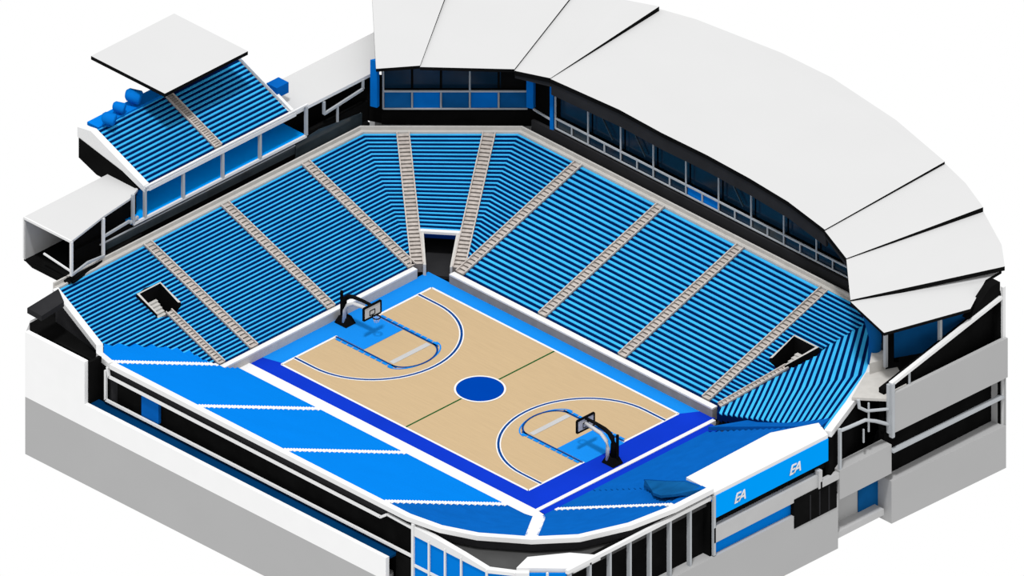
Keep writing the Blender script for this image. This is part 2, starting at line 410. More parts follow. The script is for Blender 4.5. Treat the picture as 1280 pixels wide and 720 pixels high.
# ------------------------------------------------------------------ barrier walls round the court, rims, walkways
def barrier(label, path, h=.95, w_=.45, pm='cream'):
    t = thing('barrier_wall', label, 'barrier', 'low walls round the court')
    b = MB(); b.ribbon(path, -.12, w_, -.3, h-.14); b.build('wall_panel', pm, t)
    b = MB(); b.ribbon(path, -.12, w_+.02, h-.14, h); b.build('coping', 'white', t)
barrier('low pale wall between the court and the left stand', [(-16.6, -13.8), (-16.6, 9.1)], w_=.4)
barrier('low pale wall between the court and the right stand', [(-14.0, 10.5), (17.0, 10.5)], w_=.45, pm='kerbgrey')
b = MB(); b.prism([(-17.4, -12.2), (17.6, -12.2), (18.9, -11.9), (18.9, -10.9), (17.2, -10.7), (-17.4, -10.7)], -.3, .16); tag(b.build('courtside_walkway', 'white'), 'white walkway between the court and the front seating banks', 'walkway')
b = MB(); b.box(17.2, 17.6, -10.7, 10.2, -.3, .12); tag(b.build('courtside_kerb', 'white'), 'thin white kerb along the near end of the court', 'kerb')
b = MB(); b.box(17.6, 18.8, -10.6, 9.6, -.3, .06); tag(b.build('courtside_strip', 'royal'), 'royal blue strip between the thin white kerb and deep blue seats', 'walkway')

rimL = [(-29.75, -20.1), (-23.3, -21.3), (-20.5, -24.1), (-17.0, -26.2)]
rimLz = [5.85, 3.55, 5.1, 6.5]
rimF = [(-17.0, -26.2), (18.0, -26.25), (21.2, -25.7), (24.2, -24.4), (27.8, -21.7), (30.3, -18.7), (31.9, -14.4), (32.5, -9.8), (32.5, -5.4)]
b = MB(); b.ribbon(rimL, -.45, .12, [z-.5 for z in rimLz], rimLz); tag(b.build('rim_beam', 'white'), 'slanted white edge beam at the left end of the bowl', 'edge beam', 'white edge beams of the bowl')
b = MB(); b.ribbon(rimF, -.45, .1, 6.05, 6.5); tag(b.build('rim_beam', 'white'), 'long white edge beam along the front and bottom corner', 'edge beam', 'white edge beams of the bowl')
rimR = [(32.5, 8.2), (30.5, 12.7), (28.2, 17.4), (25.6, 21.2)]
b = MB(); b.ribbon(rimR, -.55, .1, 5.7, 6.25); tag(b.build('rim_beam', 'white'), 'white edge beam beside the fan of seats at the right corner', 'edge beam', 'white edge beams of the bowl')
walk = [(-29.7, -20.0), (-29.7, 15.95), (-20.5, 25.1), (22.1, 25.1), (25.4, 21.4)]
b = MB(); b.ribbon(walk, .0, .62, 5.3, 5.72); b.ribbon(walk, .45, .62, 5.72, 6.05); b.ribbon(walk, -.06, .1, 5.5, 5.85)
tag(b.build('top_walkway', 'cream'), 'pale walkway along the top of the left, corner and right seats', 'walkway')

# dark body of the bowl below the rims
b = MB(); b.ribbon(rimL, -.15, .5, [-.5]*4, [z-.5 for z in rimLz])
struct('wall_left', b, 'char')
b = MB(); b.ribbon(rimF, .0, .8, 5.1, 6.05); struct('wall_front', b, 'char', )
b = MB(); b.ribbon(rimR, -.5, .0, -.5, 5.7); struct('wall_right', b, 'black')

# tunnels
tn = thing('tunnel_entrance', 'dark tunnel entrance in the far corner between two corner stairs', 'tunnel')
b = MB(); k0, k1 = ca1(.02), ca2(.02); e0, e1 = ca1(.5), ca2(.5)
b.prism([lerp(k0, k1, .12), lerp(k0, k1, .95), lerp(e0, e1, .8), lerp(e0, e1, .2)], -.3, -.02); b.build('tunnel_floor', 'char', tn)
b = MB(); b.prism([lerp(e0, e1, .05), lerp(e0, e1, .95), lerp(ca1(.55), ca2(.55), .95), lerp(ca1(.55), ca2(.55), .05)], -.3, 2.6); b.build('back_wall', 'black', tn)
for q, k in ((ca1, .06), (ca2, .94)):
    b = MB(); s = .55/ max(.1, 1)
    def edge(tt, kk):
        a, c = Vector(ca1(tt)), Vector(ca2(tt)); d = (c-a); L = d.length; d /= L
        return tuple(a+d*kk) if k < .5 else tuple(c-d*kk)
    b.prism3([(*edge(0, .5), 1.1), (*edge(0, .75), 1.1), (*edge(.27, .85), 2.35), (*edge(.27, .55), 2.35)], [(*edge(0, .5), -.2), (*edge(0, .75), -.2), (*edge(.27, .85), -.2), (*edge(.27, .55), -.2)])
    b.build('side_wall', 'cream', tn)['label'] = 'pale side wall'
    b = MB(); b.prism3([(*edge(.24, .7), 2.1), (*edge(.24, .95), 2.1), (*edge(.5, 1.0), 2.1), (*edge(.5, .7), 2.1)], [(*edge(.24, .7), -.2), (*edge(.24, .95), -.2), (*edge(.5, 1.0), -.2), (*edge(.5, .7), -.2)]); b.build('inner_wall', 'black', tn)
b = MB(); a, c = ca1(.245), ca2(.245); a2, c2 = ca1(.275), ca2(.275)
b.prism([lerp(a, c, .1), lerp(a, c, .9), lerp(a2, c2, .9), lerp(a2, c2, .1)], 1.95, 2.35); b.build('lintel', 'white', tn)['label'] = 'white lintel'
def vomitory(label, pts, zb, zt):       # pts: inner-near, inner-far, outer-far, outer-near plan corners of the hole; zb, zt: slope heights at inner and outer
    t = thing('tunnel_mouth', label, 'tunnel', 'tunnel mouths within the seats')
    p = [Vector(q) for q in pts]; c = sum(p, Vector((0, 0)))/4
    ins = [q+(c-q)*.1 for q in p]
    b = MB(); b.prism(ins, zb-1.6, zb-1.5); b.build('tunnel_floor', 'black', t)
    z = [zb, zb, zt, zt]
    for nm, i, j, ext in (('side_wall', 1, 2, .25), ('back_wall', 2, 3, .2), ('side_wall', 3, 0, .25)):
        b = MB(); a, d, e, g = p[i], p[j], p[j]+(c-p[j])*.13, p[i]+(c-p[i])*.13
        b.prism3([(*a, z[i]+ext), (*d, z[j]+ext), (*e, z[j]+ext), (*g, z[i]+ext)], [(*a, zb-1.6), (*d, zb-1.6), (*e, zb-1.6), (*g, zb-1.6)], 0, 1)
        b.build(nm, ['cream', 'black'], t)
    b = MB(); q0 = lerp(ins[0], ins[1], .12); q1 = lerp(ins[0], ins[1], .55); q2 = lerp(ins[3], ins[2], .7); q3 = lerp(ins[3], ins[2], .1)
    for k in range(5):
        a0, a1, b0, b1 = lerp(q0, q3, .15+k*.14), lerp(q1, q2, .15+k*.14), lerp(q0, q3, .29+k*.14), lerp(q1, q2, .29+k*.14)
        b.prism([a0, a1, b1, b0], zb-1.55, zb-.55+k*.17)
    b.build('steps', 'cream', t)['label'] = 'pale steps inside'
vomitory('square dark tunnel mouth within the seats at the left end', [(-23.35, -14.7), (-23.35, -11.9), (-25.8, -11.9), (-25.8, -14.7)], 3.4, 4.4)
vomitory('dark tunnel mouth within the seats at the right corner', [(19.2, 16.7), (17.4, 16.7), (17.4, 19.7), (20.3, 19.7)], 3.1, 4.15)

# ------------------------------------------------------------------ roof
Z = 12.3
inn = {k: at(px, py, Z) for k, (px, py) in dict(a=(470, 86), b=(525, 82), c=(643, 86), d=(688, 97), e=(1031, 287), f=(1058, 323), g=(1063, 375), h=(1105, 416)).items()}
bul = [at(px, py, Z) for px, py in ((774, 137), (827, 166), (884, 194), (937, 223), (985, 252))]
def P(px, py, z): return at(px, py, z)
def roof(label, top, th, inner, fh=1.25):
    t = thing('roof_panel', label, 'roof panel', 'roof panels of the curved canopy')
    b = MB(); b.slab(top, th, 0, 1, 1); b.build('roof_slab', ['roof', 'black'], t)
    if inner and fh:
        b = MB(); pl = [p[:2] for p in inner]; b.ribbon(pl, .1, .35, Z-th-fh, Z-th*.6)
        b.build('fascia', 'char', t)['label'] = 'charcoal fascia below the inner edge'
lo = lambda p, d: (p[0], p[1], p[2]-d)
roof('leftmost white roof panel of the curved canopy, cut off by the frame top', [inn['a'], inn['b'], P(590, -95, 12.6), P(461, -80, 12.6)], .3, None)
roof('second white roof panel of the curved canopy from the left, above the corner suites', [lo(inn['b'], .13), lo(inn['c'], .04), P(751, -51, 12.3), P(664, -80, 12.35), P(590, -94, 12.25)], .3, None)
roof('narrow white roof panel of the curved canopy, between corner and long panels', [lo(inn['c'], .18), lo(inn['d'], .06), P(824, 8, 12.55), P(777, -1, 12.45), P(741, -37, 12.1)], .45, [inn['c'], inn['d']], .5)
roof('longest white roof panel sweeping over the right stand', [lo(inn['d'], .12)] + bul + [inn['e'], P(1181, 202, 12.3), P(1120, 150, 12.2), P(1040, 97, 12.1), P(977, 66, 12.1), P(921, 44, 12.1), P(870, 24, 12.1), P(824, 11, 12.1)], .4, [inn['d']] + bul + [inn['e']], 1.3)
roof('white roof panel of the curved canopy, next right of the longest one', [lo(inn['e'], .12), inn['f'], P(1229, 259, 12.2), P(1207, 229, 12.15), P(1181, 204, 12.05)], .45, [inn['e'], inn['f']], .5)
roof('white roof panel of the curved canopy, last but one at the right end', [lo(inn['f'], .1), inn['g'], P(1256, 333, 12.2), P(1252, 306, 12.0), P(1229, 264, 11.75)], .4, None)
roof('small drooping white roof panel at the right end of the canopy', [lo(inn['g'], .15), P(1105, 416, 12.2), P(1213, 386, 11.6), P(1232, 350, 11.4), P(1252, 338, 11.5)], .3, None)

# glazed suites under the canopy (right)
wl = [(-20.3, 26.6), (17.0, 26.6), (22.6, 24.4), (28.2, 19.4)]
b = MB(); b.ribbon([(-30.2, 18.6), (-20.4, 28.0), (17.4, 28.0), (23.0, 26.0), (27.4, 21.4)], 0, .4, 5.2, 11.9); struct('wall_far', b, 'black')
b = MB(); b.ribbon([(-33.8, 17.2), (-30.0, 18.9)], 0, .3, 5.2, 9.7); struct('wall_corner', b, 'black')
def suite(label, p, q, zs, mats, group, names=('window_pane', 'balustrade_panel'), post_both=False, slope=True, half=True):
    zb, zl, zm, zt = zs
    t = thing('suite_window', label, 'suite window', group)
    P0, Q0 = Vector((*p, 0)), Vector((*q, 0)); d = (Q0-P0).normalized(); n = Vector((-d.y, d.x, 0))
    def panel(a, c, z0, z1, off, th=.08):
        b = MB(); A = P0+d*a+n*off; B = P0+d*c+n*off; e = n*th
        b.prism([(A.x, A.y), (B.x, B.y), (B.x+e.x, B.y+e.y), (A.x+e.x, A.y+e.y)], z0, z1); return b
    L = (Q0-P0).length
    panel(.1, L-.1, zm, zt, .5).build('window_pane', mats[0], t)
    panel(.1, L-.1, zl, zm, .1).build('balustrade_panel', mats[1], t)
    b = MB(); b.bar((P0.x, P0.y, zl), (Q0.x, Q0.y, zl), .1, .12); b.build('lower_rail', 'frame', t)
    b = MB(); b.bar((P0.x, P0.y, zm), (Q0.x, Q0.y, zm), .12, .15); b.build('upper_rail', 'frame', t)
    ms = [(0, zl, zt if slope else zm)] + ([(L, zl, zt)] if post_both else []) + ([(L*.5, zl, zm)] if half else [])
    for x, z0, z1 in ms:
        A = P0+d*x; b = MB(); b.bar((A.x, A.y, z0), (A.x, A.y, z1), .11); b.build('mullion', 'frame', t)
    return t
N = 9
xs = [-17.6+(17.0+17.6)*k/N for k in range(N+1)]
ords = ['first', 'second', 'third', 'fourth', 'fifth', 'sixth', 'seventh', 'eighth', 'ninth']
for k in range(N):
    t = suite(f'dark glazed suite window above the right stand, {ords[k]} from the far corner', (xs[k], 26.5), (xs[k+1], 26.5), (5.8, 6.82, 7.78, 11.6),
          ('glass', ['smoke', 'glass', 'glass', 'glass', 'blue', 'glass', 'smoke', 'glass', 'glass'][k]), 'suite windows above the right stand')
    if k in (1, 2, 5):
        b = MB(); b.bar((xs[k]+.4, 26.75, 11.4), (xs[k+1]-1.2, 26.75, 8.3), .12); b.build('brace', 'smoke', t)
suite('dark glazed suite window at the right end, beside the blue corner pillar', (17.0, 26.5), (22.4, 24.3), (5.8, 6.82, 7.78, 11.6), ('glass', 'glass'), 'suite windows above the right stand')
suite('short dark suite window tucked under the right end of the canopy', (22.4, 24.3), (27.6, 19.6), (5.8, 6.82, 7.78, 11.6), ('bluedim', 'glass'), 'suite windows above the right stand')
b = MB(); b.ribbon([(-20.3, 26.35), (17.0, 26.35), (22.6, 24.1), (27.9, 19.3)], 0, .3, 5.2, 6.55); struct('trim_1', b, 'char')
# corner suites
cp, cq = Vector((-29.6, 18.2)), Vector((-21.1, 26.7))
for k in range(5):
    p = cp.lerp(cq, k/5); q = cp.lerp(cq, (k+1)/5)
    suite(f'corner suite window above the far corner seats, {ords[k]} from the left', tuple(p), tuple(q), (5.8, 7.15, 8.85, 11.4), ('glass', 'blue' if k in (1, 3) else 'bluedim'), 'suite windows above the far corner', slope=k in (0, 3), half=False)
for p, lab in (((-30.1, 17.7), 'bright blue pillar at the left side of the corner suites'), ((-20.75, 26.75), 'bright blue pillar at the right side of the corner suites'), ((-18.0, 26.5), 'slim blue pillar between corner suites and right suites')):
    b = MB(); s = .27 if 'slim' not in lab else .14
    n2 = Vector((s, -s)); b.prism([(p[0]-s, p[1]-s), (p[0]+s*1.2, p[1]-s*.2), (p[0]+s, p[1]+s), (p[0]-s*.2, p[1]+s*1.2)], 6.4 if 'right suites' in lab else 7.4, 11.9, 0)
    tag(b.build('blue_pillar', 'blue'), lab, 'pillar', 'blue pillars of the suites')
b = MB(); 
for z in (7.4, 10.9): b.bar((-20.4, 26.7, z), (-18.0, 26.5, z), .14)
tag(b.build('railing', 'frame'), 'two short silver rails between the blue corner pillars', 'railing')
b = MB(); b.tube([(27.5, 18.9, 6.2), (27.9, 18.7, 9), (27.4, 18.3, 11.6)], .55, 12); 
tag(b.build('blue_pillar', 'bluedim', smooth=True), 'rounded blue corner pillar at the right end of the suite windows', 'pillar', 'blue pillars of the suites')

# ------------------------------------------------------------------ left side: concourse roof, upper deck, suites
def slabthing(name, label, cat, pts, z, th, mats, group=None):
    b = MB(); b.prism(pts, z-th, z, 0, 1, 1); return tag(b.build(name, mats), label, cat, group)
slabthing('concourse_roof', 'pale flat roof slab between the upper seating deck and the curved canopy', 'roof', [(-35.6, 6.5), (-31.0, 8.6), (-31.0, 15.5), (-31.0, 18.8), (-31.5, 22.4), (-34.0, 24.6), (-35.6, 24.6)], 10.0, .3, ['roof', 'white'], 'flat concourse roofs')
bx = thing('concourse_box', 'white open-ended concourse box at the far left', 'concourse')
b = MB(); b.prism([(-34.9, -18.85), (-29.3, -18.85), (-30.3, -14.1), (-30.8, -10.4), (-31.4, -8.9), (-34.9, -8.9)], 9.8, 10.0); b.build('roof_slab', 'roof', bx)
b = MB(); b.prism([(-34.9, -18.85), (-34.75, -18.85), (-34.75, -8.9), (-34.9, -8.9)], 5.9, 9.8); b.build('outer_wall', 'lgrey', bx)
b = MB(); b.prism([(-34.9, -18.85), (-29.3, -18.6), (-30.2, -14.1), (-30.8, -9), (-34.9, -8.9)], 5.75, 5.95); b.build('floor_slab', 'black', bx)
b = MB(); b.box(-31.8, -31.6, -16.6, -8.9, 5.95, 9.8); b.build('inner_wall', 'black', bx)
b = MB(); b.bar((-29.35, -18.8, 6.6), (-29.35, -18.8, 9.9), .22); b.build('post', 'white', bx)
b = MB(); b.bar((-30.3, -14.1, 6.0), (-30.3, -14.1, 9.8), .22); b.build('post', 'white', bx)
b = MB(); b.bar((-34.9, -18.85, 9.92), (-29.3, -18.85, 9.92), .14, .22); b.bar((-34.9, -18.85, 6.0), (-34.9, -18.85, 9.9), .12); b.build('edge_frame', 'white', bx)
b = MB(); b.bar((-32.6, -18.8, 7.4), (-29.4, -18.8, 7.0), .14); b.build('rail', 'white', bx)
b = MB(); b.bar((-30.3, -14.1, 8.0), (-30.7, -10.6, 7.9), .16, .22); b.bar((-30.7, -10.6, 7.7), (-30.7, -9.6, 7.9), .2, .2); b.bar((-29.3, -18.8, 6.7), (-29.8, -16.4, 6.7), .16, .2); b.bar((-29.8, -16.4, 6.7), (-30.2, -14.1, 6.2), .16, .2); b.build('floor_edge', 'frame', bx)
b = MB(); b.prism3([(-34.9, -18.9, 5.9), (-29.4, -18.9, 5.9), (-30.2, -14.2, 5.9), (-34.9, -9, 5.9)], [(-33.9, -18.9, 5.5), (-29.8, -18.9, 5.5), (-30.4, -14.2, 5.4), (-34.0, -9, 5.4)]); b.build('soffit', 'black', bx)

ud = thing('upper_deck', 'raised upper seating deck frame on the left with blue suites below', 'seating deck')
DX, DZ, DW, DR = -30.8, 10.45, 6.2, 2.7
b = MB(); b.extr_y([(DX+.25, DZ-.15), (DX+.25, DZ-.5), (-38.4, 12.0), (-38.4, 12.7), (-37, DZ+DR-.55), (-36.9, DZ+DR-.6)], -8.4, 8.9); b.build('raked_slab', 'white', ud)
b = MB(); b.extr_y([(DX+.1, DZ+.15), (DX+.2, DZ-.45), (-33.2, 11.0), (-38.5, 12.1), (-38.5, 13.05), (-36.9, DZ+DR+.15)], -8.95, -8.3); b.build('end_parapet', 'white', ud)
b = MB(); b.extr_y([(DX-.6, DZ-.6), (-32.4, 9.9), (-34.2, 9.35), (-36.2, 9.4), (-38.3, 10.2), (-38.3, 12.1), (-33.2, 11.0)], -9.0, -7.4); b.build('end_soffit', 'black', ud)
b = MB(); b.extr_y([(DX+.1, DZ+.15), (DX+.2, DZ-.4), (-37, DZ+DR-.4), (-37, DZ+DR+.2)], 8.45, 8.75); b.build('end_parapet', 'white', ud)
b = MB(); b.bar((DX+.15, -8.8, DZ), (DX+.15, 10.3, DZ), .16, .13); b.build('front_beam', 'white', ud)
def upf(a, c): return lambda t: [(DX-.1-DW*t, a), (DX-.1-DW*t, c)]
seating('upper deck cyan seats left of the upper stairs, partly under the plate', upf(-8.3, .1), DZ+.05, DZ+DR, n=15, ga=.05, gb=.4, cover=(.5, .99), group='upper deck seating', under=.35)
seating('upper deck cyan seats right of the upper stairs', upf(.1, 8.4), DZ+.05, DZ+DR, n=15, ga=.4, gb=.05, cover=(.5, .99), group='upper deck seating', under=.35)
stairs('pale stairs dividing the upper deck seats', (DX-.1, .1), (DX-.1-DW, .1), DZ+.05, DZ+DR, 28, .8, 'upper deck stairs')
slabthing('upper_landing', 'narrow blue landing behind the upper deck seats, bright at its right end', 'landing', [(-37.0, -8.0), (-37.0, 8.4), (-38.3, 8.4), (-38.3, -8.0)], DZ+DR+.08, .3, ['seatmid', 'blue'])
# plate
pl = thing('canopy_plate', 'square pale grey flat plate hovering over the upper deck', 'canopy')
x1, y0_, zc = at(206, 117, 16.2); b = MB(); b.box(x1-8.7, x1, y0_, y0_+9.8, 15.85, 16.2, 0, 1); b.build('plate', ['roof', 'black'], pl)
for y in (1.6, 4.6):
    b = MB(); b.tube([(-38.0, y, 10.5), (-38.0, y, 15.85)], .18, 10); b.build('column', 'char', pl)
# blue rounded fixtures
def fixture(x, y, z, s, label):
    t = thing('floodlight', label, 'floodlight', 'blue floodlights on the upper deck', (x, y, z))
    b = MB(); b.tube([(x, y, z), (x, y, z+.55*s)], .22*s, 10); b.build('stem', 'seatdeep', t)
    b = MB(); b.tube([(x-.5*s, y-.25*s, z+.9*s), (x-.35*s, y-.18*s, z+.9*s), (x+.5*s, y+.25*s, z+.75*s), (x+.6*s, y+.3*s, z+.73*s)], [.35*s, .52*s, .6*s, .5*s], 14); b.build('lamp_head', 'blue', t, True)
fixture(-36.6, -7.2, 13.2, .9, 'blue rounded floodlight at the left corner of the upper deck')
fixture(-37.4, -5.2, 13.2, .8, 'middle blue rounded floodlight left of the plate shadow')
fixture(-37.6, -3.3, 13.2, 1.05, 'blue rounded floodlight nearest the hovering plate')
fb_ = thing('loudspeaker', 'small dark blue box at the right edge of the upper deck', 'loudspeaker', None, (-35, 10, 10))
b = MB(); q = at(346, 108, 11.6); b.box(q[0]-.5, q[0]+.7, q[1]-.7, q[1]+.7, 11.0, 12.0); b.build('cabinet', 'seatdeep', fb_)
b = MB(); b.box(q[0]-.15, q[0]+.25, q[1]-.2, q[1]+.2, 9.9, 11.0); b.build('stand', 'char', fb_)

# suites below the upper deck
ys = [-10.2, -8.8, -4.3, .35, 4.75, 10.2]
for k in range(5):
    t = thing('open_suite', f'open blue suite below the upper deck, {ords[k]} from the left', 'suite', 'open suites below the upper deck')
    a, c = ys[k], ys[k+1]
    b = MB(); b.box(-34.6, -30.75, a, c, 7.3, 7.5); b.build('suite_floor', 'banner', t)
    b = MB(); b.box(-34.7, -34.5, a, c, 7.5, 9.95); b.build('back_wall', 'bluedim', t)
    b = MB(); b.bar((-30.7, a, 7.5), (-30.7, a, 10.3), .24); b.build('post', 'frame', t)
    if k == 4: b = MB(); b.bar((-30.7, c, 7.5), (-30.7, c, 10.2), .24); b.build('post', 'frame', t)
    b = MB(); b.bar((-30.7, a, 7.42), (-30.7, c, 7.42), .2, .24); b.build('floor_edge', 'white', t)
    b = MB(); b.box(-33.8, -33.65, (a*.55+c*.45), a*.55+c*.45+.12, 7.5, 9.9); b.build('partition', 'bluedim', t)
b = MB(); b.box(-31.6, -31.2, -16.4, 18.0, 5.3, 7.3); struct('wall_concourse', b, 'black')
b = MB(); b.box(-31.05, -30.98, -13.6, 10.2, 6.0, 6.75); b.bar((-31.0, -13.8, 6.8), (-31.0, 10.2, 6.8), .1, .1, 1)
tag(b.build('glass_balustrade', ['smoke', 'frame']), 'long smoked glass balustrade on the walkway below the blue suites', 'balustrade', 'glass balustrades')
# recess right of the suites
b = MB(); b.box(-34.0, -33.6, 10.3, 19.5, 5.3, 9.9); struct('wall_recess', b, 'black')
b = MB(); b.box(-33.6, -30.8, 9.2, 17.8, 5.2, 5.5); struct('floor_recess', b, 'black')
t = thing('concourse_railing', 'silver stepped railing in the dark recess right of the blue suites', 'railing')
b = MB(); b.bar((-31, 12.6, 9.6), (-31, 12.6, 8.4), .2); b.bar((-31, 12.6, 8.4), (-31, 17.2, 8.9), .18, .22); b.bar((-31, 17.2, 8.9), (-31, 17.2, 9.8), .18); b.build('upper_rail', 'frame', t)
b = MB(); b.bar((-31, 14.2, 8.5), (-31, 14.2, 6.2), .16); b.build('post', 'frame', t)
b = MB(); b.bar((-31, 10.3, 6.2), (-31, 14.2, 6.2), .14); b.bar((-31, 14.2, 6.2), (-31, 17.0, 6.6), .14); b.build('lower_rail', 'frame', t)
b = MB(); b.prism3([(-30.9, 9.2, 6.9), (-30.9, 12, 7.2), (-30.9, 17, 6.7), (-30.9, 17, 5.5), (-30.9, 9.2, 5.5)], [(-31, 9.2, 6.9), (-31, 12, 7.2), (-31, 17, 6.7), (-31, 17, 5.5), (-31, 9.2, 5.5)])
tag(b.build('glass_balustrade', 'smoke'), 'grey glass balustrade in front of the stepped silver railing', 'balustrade', 'glass balustrades')

# ------------------------------------------------------------------ outer base
def st(name, mats, *fn, **kw):
    b = MB()
    for f in fn: f(b)
    return struct(name, b, mats, **kw)
FYo = -27.8
base = [(-25.8, FYo), (16.7, FYo), (16.7, -26.6), (33.0, -26.6), (33.0, 9.2), (31.6, 9.2), (31.6, 15.2), (33.3, 15.2), (33.6, 28.4), (24, 34.8), (16.5, 38), (-18.7, 39.2), (-30, 33), (-36, 23), (-36, -17), (-34.8, -18.8)]
inset = [(-24.5, -26.2), (16.0, -26.2), (16, -25.8), (31.6, -25.6), (31.4, 8.2), (30.6, 8.2), (30.6, 16), (32, 16.4), (32, 28), (23, 33.6), (16, 37), (-18, 38), (-29, 32), (-35, 22.6), (-35, -16.6), (-34, -18)]
def ringwall(idx, z0, z1):
    def f(b):
        for i in idx:
            j = (i+1) % len(base); b.prism([base[i], base[j], inset[j], inset[i]], z0, z1)
    return f
st('wall_base_front', 'grey', ringwall([0], -5.4, .15))
st('wall_base_left', 'grey', ringwall([15], -5.4, -1.3))
st('wall_base_right', 'grey', ringwall([2, 3, 4, 5], -5.4, -.1))
st('wall_base_end', 'grey', ringwall([6, 7], -5.4, -1.3))
st('wall_base_back', 'grey', ringwall([8, 9, 10, 11, 12], -5.4, 5.6), ringwall([13, 14], -5.4, -1.3))
st('floor_slab', 'char', lambda b: b.prism([(-24.5, -26.0), (16, -25.6), (31.2, -25), (30.4, 16), (31.8, 28), (16, 36.5), (-18, 37.5), (-34.5, 22), (-34.5, -17)], -5.4, -.6))
# white upper wall with its long recess
st('wall_white_front', 'wallwhite', lambda b: b.box(-25.8, -18.8, FYo, -27.4, .15, 6.45), lambda b: b.box(-18.8, 16.7, FYo, -27.4, .15, 2.35),
   lambda b: b.prism3([(-25.8, FYo, 6.45), (-28.2, -25.4, .2), (-27.8, -25.0, .2), (-25.4, -27.4, 6.45)], [(-25.8, FYo, .15), (-28.2, -25.4, .15), (-27.8, -25.0, .15), (-25.4, -27.4, .15)]), cat='wall')
st('floor_recess_front', 'teal', lambda b: b.box(-18.8, 16.7, -27.4, -26.3, 2.1, 2.3))
st('wall_recess_front', 'black', lambda b: b.box(-24, 18.6, -25.9, -25.7, -.5, 5.4), lambda b: b.box(-18.9, -18.6, -27.4, -26.0, 2.3, 6.3), lambda b: b.box(16.7, 18.7, -26.6, -26.3, -5.4, 2.4))
def trimline(name, label, segs, m='white', w_=.2, h=.22):
    b = MB()
    for p, q in segs: b.bar(p, q, w_, h)
    return tag(b.build(name, m), label, 'slab edge', 'white slab edges along the front')
trimline('slab_edge', 'white upper slab edge running just below the front seating rim', [((-17.2, -26.5, 5.15), (14.8, -26.5, 5.0)), ((14.8, -26.5, 5.0), (15.6, -26.5, 5.6)), ((15.6, -26.5, 5.6), (18.6, -26.5, 5.5)), ((-17.2, -26.5, 5.1), (-17.4, -26.5, 6.0))])
trimline('slab_edge', 'white lower slab edge of the long front recess', [((-17.6, -26.5, 2.75), (18.6, -26.5, 2.75)), ((-17.6, -26.5, 2.75), (-17.6, -26.5, 5.6))])
b = MB(); b.prism([(-13.6, -26.3), (-11.6, -26.3), (-11.6, -26.0), (-13.0, -26.0)], 2.8, 4.9); tag(b.build('blue_panel', 'seatdeep'), 'small blue panel inside the left end of the front recess', 'panel')
# black terrace bits at the left end
for k, (z, th) in enumerate(((6.3, .5), (5.3, .0))):
    if th:
        b = MB(); b.prism([at2(34, 385, z), at2(73, 361, z), at2(80, 377, z), at2(52, 395, z)], z-th, z)
        tag(b.build('terrace_slab', 'char'), 'small black terrace slab at the left tip of the bowl', 'slab', 'black terrace slabs')
b = MB(); b.prism([at2(38, 412, 2.6), at2(106, 449, 2.6), at2(133, 462, 2.6), at2(126, 446, 2.6), at2(112, 412, 2.6), at2(84, 372, 2.6), at2(60, 392, 2.6), at2(37, 404, 2.6)], 2.1, 2.6)
tag(b.build('terrace_slab', 'black'), 'black lower terrace floor behind the white wall at the left', 'slab', 'black terrace slabs')

# ------------------------------------------------------------------ bottom corner: glazed facade and terrace
gf = thing('glazed_facade', 'blue glazed facade with white mullions at the bottom corner', 'facade')
outer = [(18.7, -26.5), (27.4, -26.5), (29.4, -25.2), (32.4, -22.2)]
b = MB(); b.ribbon(outer, .0, .15, -5.4, 5.1); b.build('glass', 'seatmid', gf)
def band_z(k): return [5.9, 4.75, 4.75, 5.0][k]
b = MB(); b.ribbon([(18.7, -26.5), (21, -26.5), (24.5, -26.5), (27.4, -26.5), (29.4, -25.2), (30.2, -24.4)], -.12, .4, 4.9, [5.75, 5.7, 5.5, 5.25, 5.2, 5.2]); b.build('top_band', 'white', gf)
pts = [(18.7, -26.5), (20.6, -26.55), (22.5, -26.55), (24.4, -26.55), (27.4, -26.55), (29.4, -25.25), (31.3, -23.3)]
for i, p in enumerate(pts):
    b = MB(); s = .16 if i else .26; b.bar((p[0], p[1]-.06, -5.4), (p[0], p[1]-.06, 5.2 if i else 6.0), s); b.build('mullion', 'white', gf)
b = MB(); b.ribbon([(18.7, -26.55), (27.4, -26.55), (29.4, -25.25), (32.4, -22.25)], -.06, .05, 1.9, 2.15); b.build('transom', 'white', gf)
tr = thing('corner_terrace', 'white terrace slab under the bottom corner of the bowl', 'terrace')
b = MB(); b.prism([(29.2, -24.9), (32.7, -21.6), (32.7, -18.5), (30.6, -20.0), (28.6, -23.0)], 5.0, 5.45); b.build('terrace_slab', 'white', tr)
b = MB(); b.prism([(18.7, -26.3), (27.3, -26.3), (29.3, -24.9), (32.3, -21.6), (32.3, -5.3), (30.5, -5.3), (29, -17), (25, -22), (18.7, -24.5)], 4.6, 4.9); b.build('terrace_floor', 'midgrey', tr)['label'] = 'grey terrace floor'
fs = thing('fin_facade', 'black facade with a row of white vertical fins below the bowl', 'facade')
b = MB(); b.box(31.6, 31.9, -22, -5.5, -.6, 5.2); b.build('back_panel', 'black', fs)
b = MB(); b.box(31.6, 32.7, -5.6, -5.4, -.6, 5.2); b.build('end_panel', 'black', fs)
b = MB(); b.bar((32.6, -22.4, 5.4), (32.6, -5.4, 5.5), .3, .36); b.build('top_beam', 'white', fs)
for k in range(8):
    y = -22+k*2.36; b = MB(); b.box(32.3, 32.7, y-.1, y+.1, -.1, 5.3); b.build('fin', 'frame', fs)

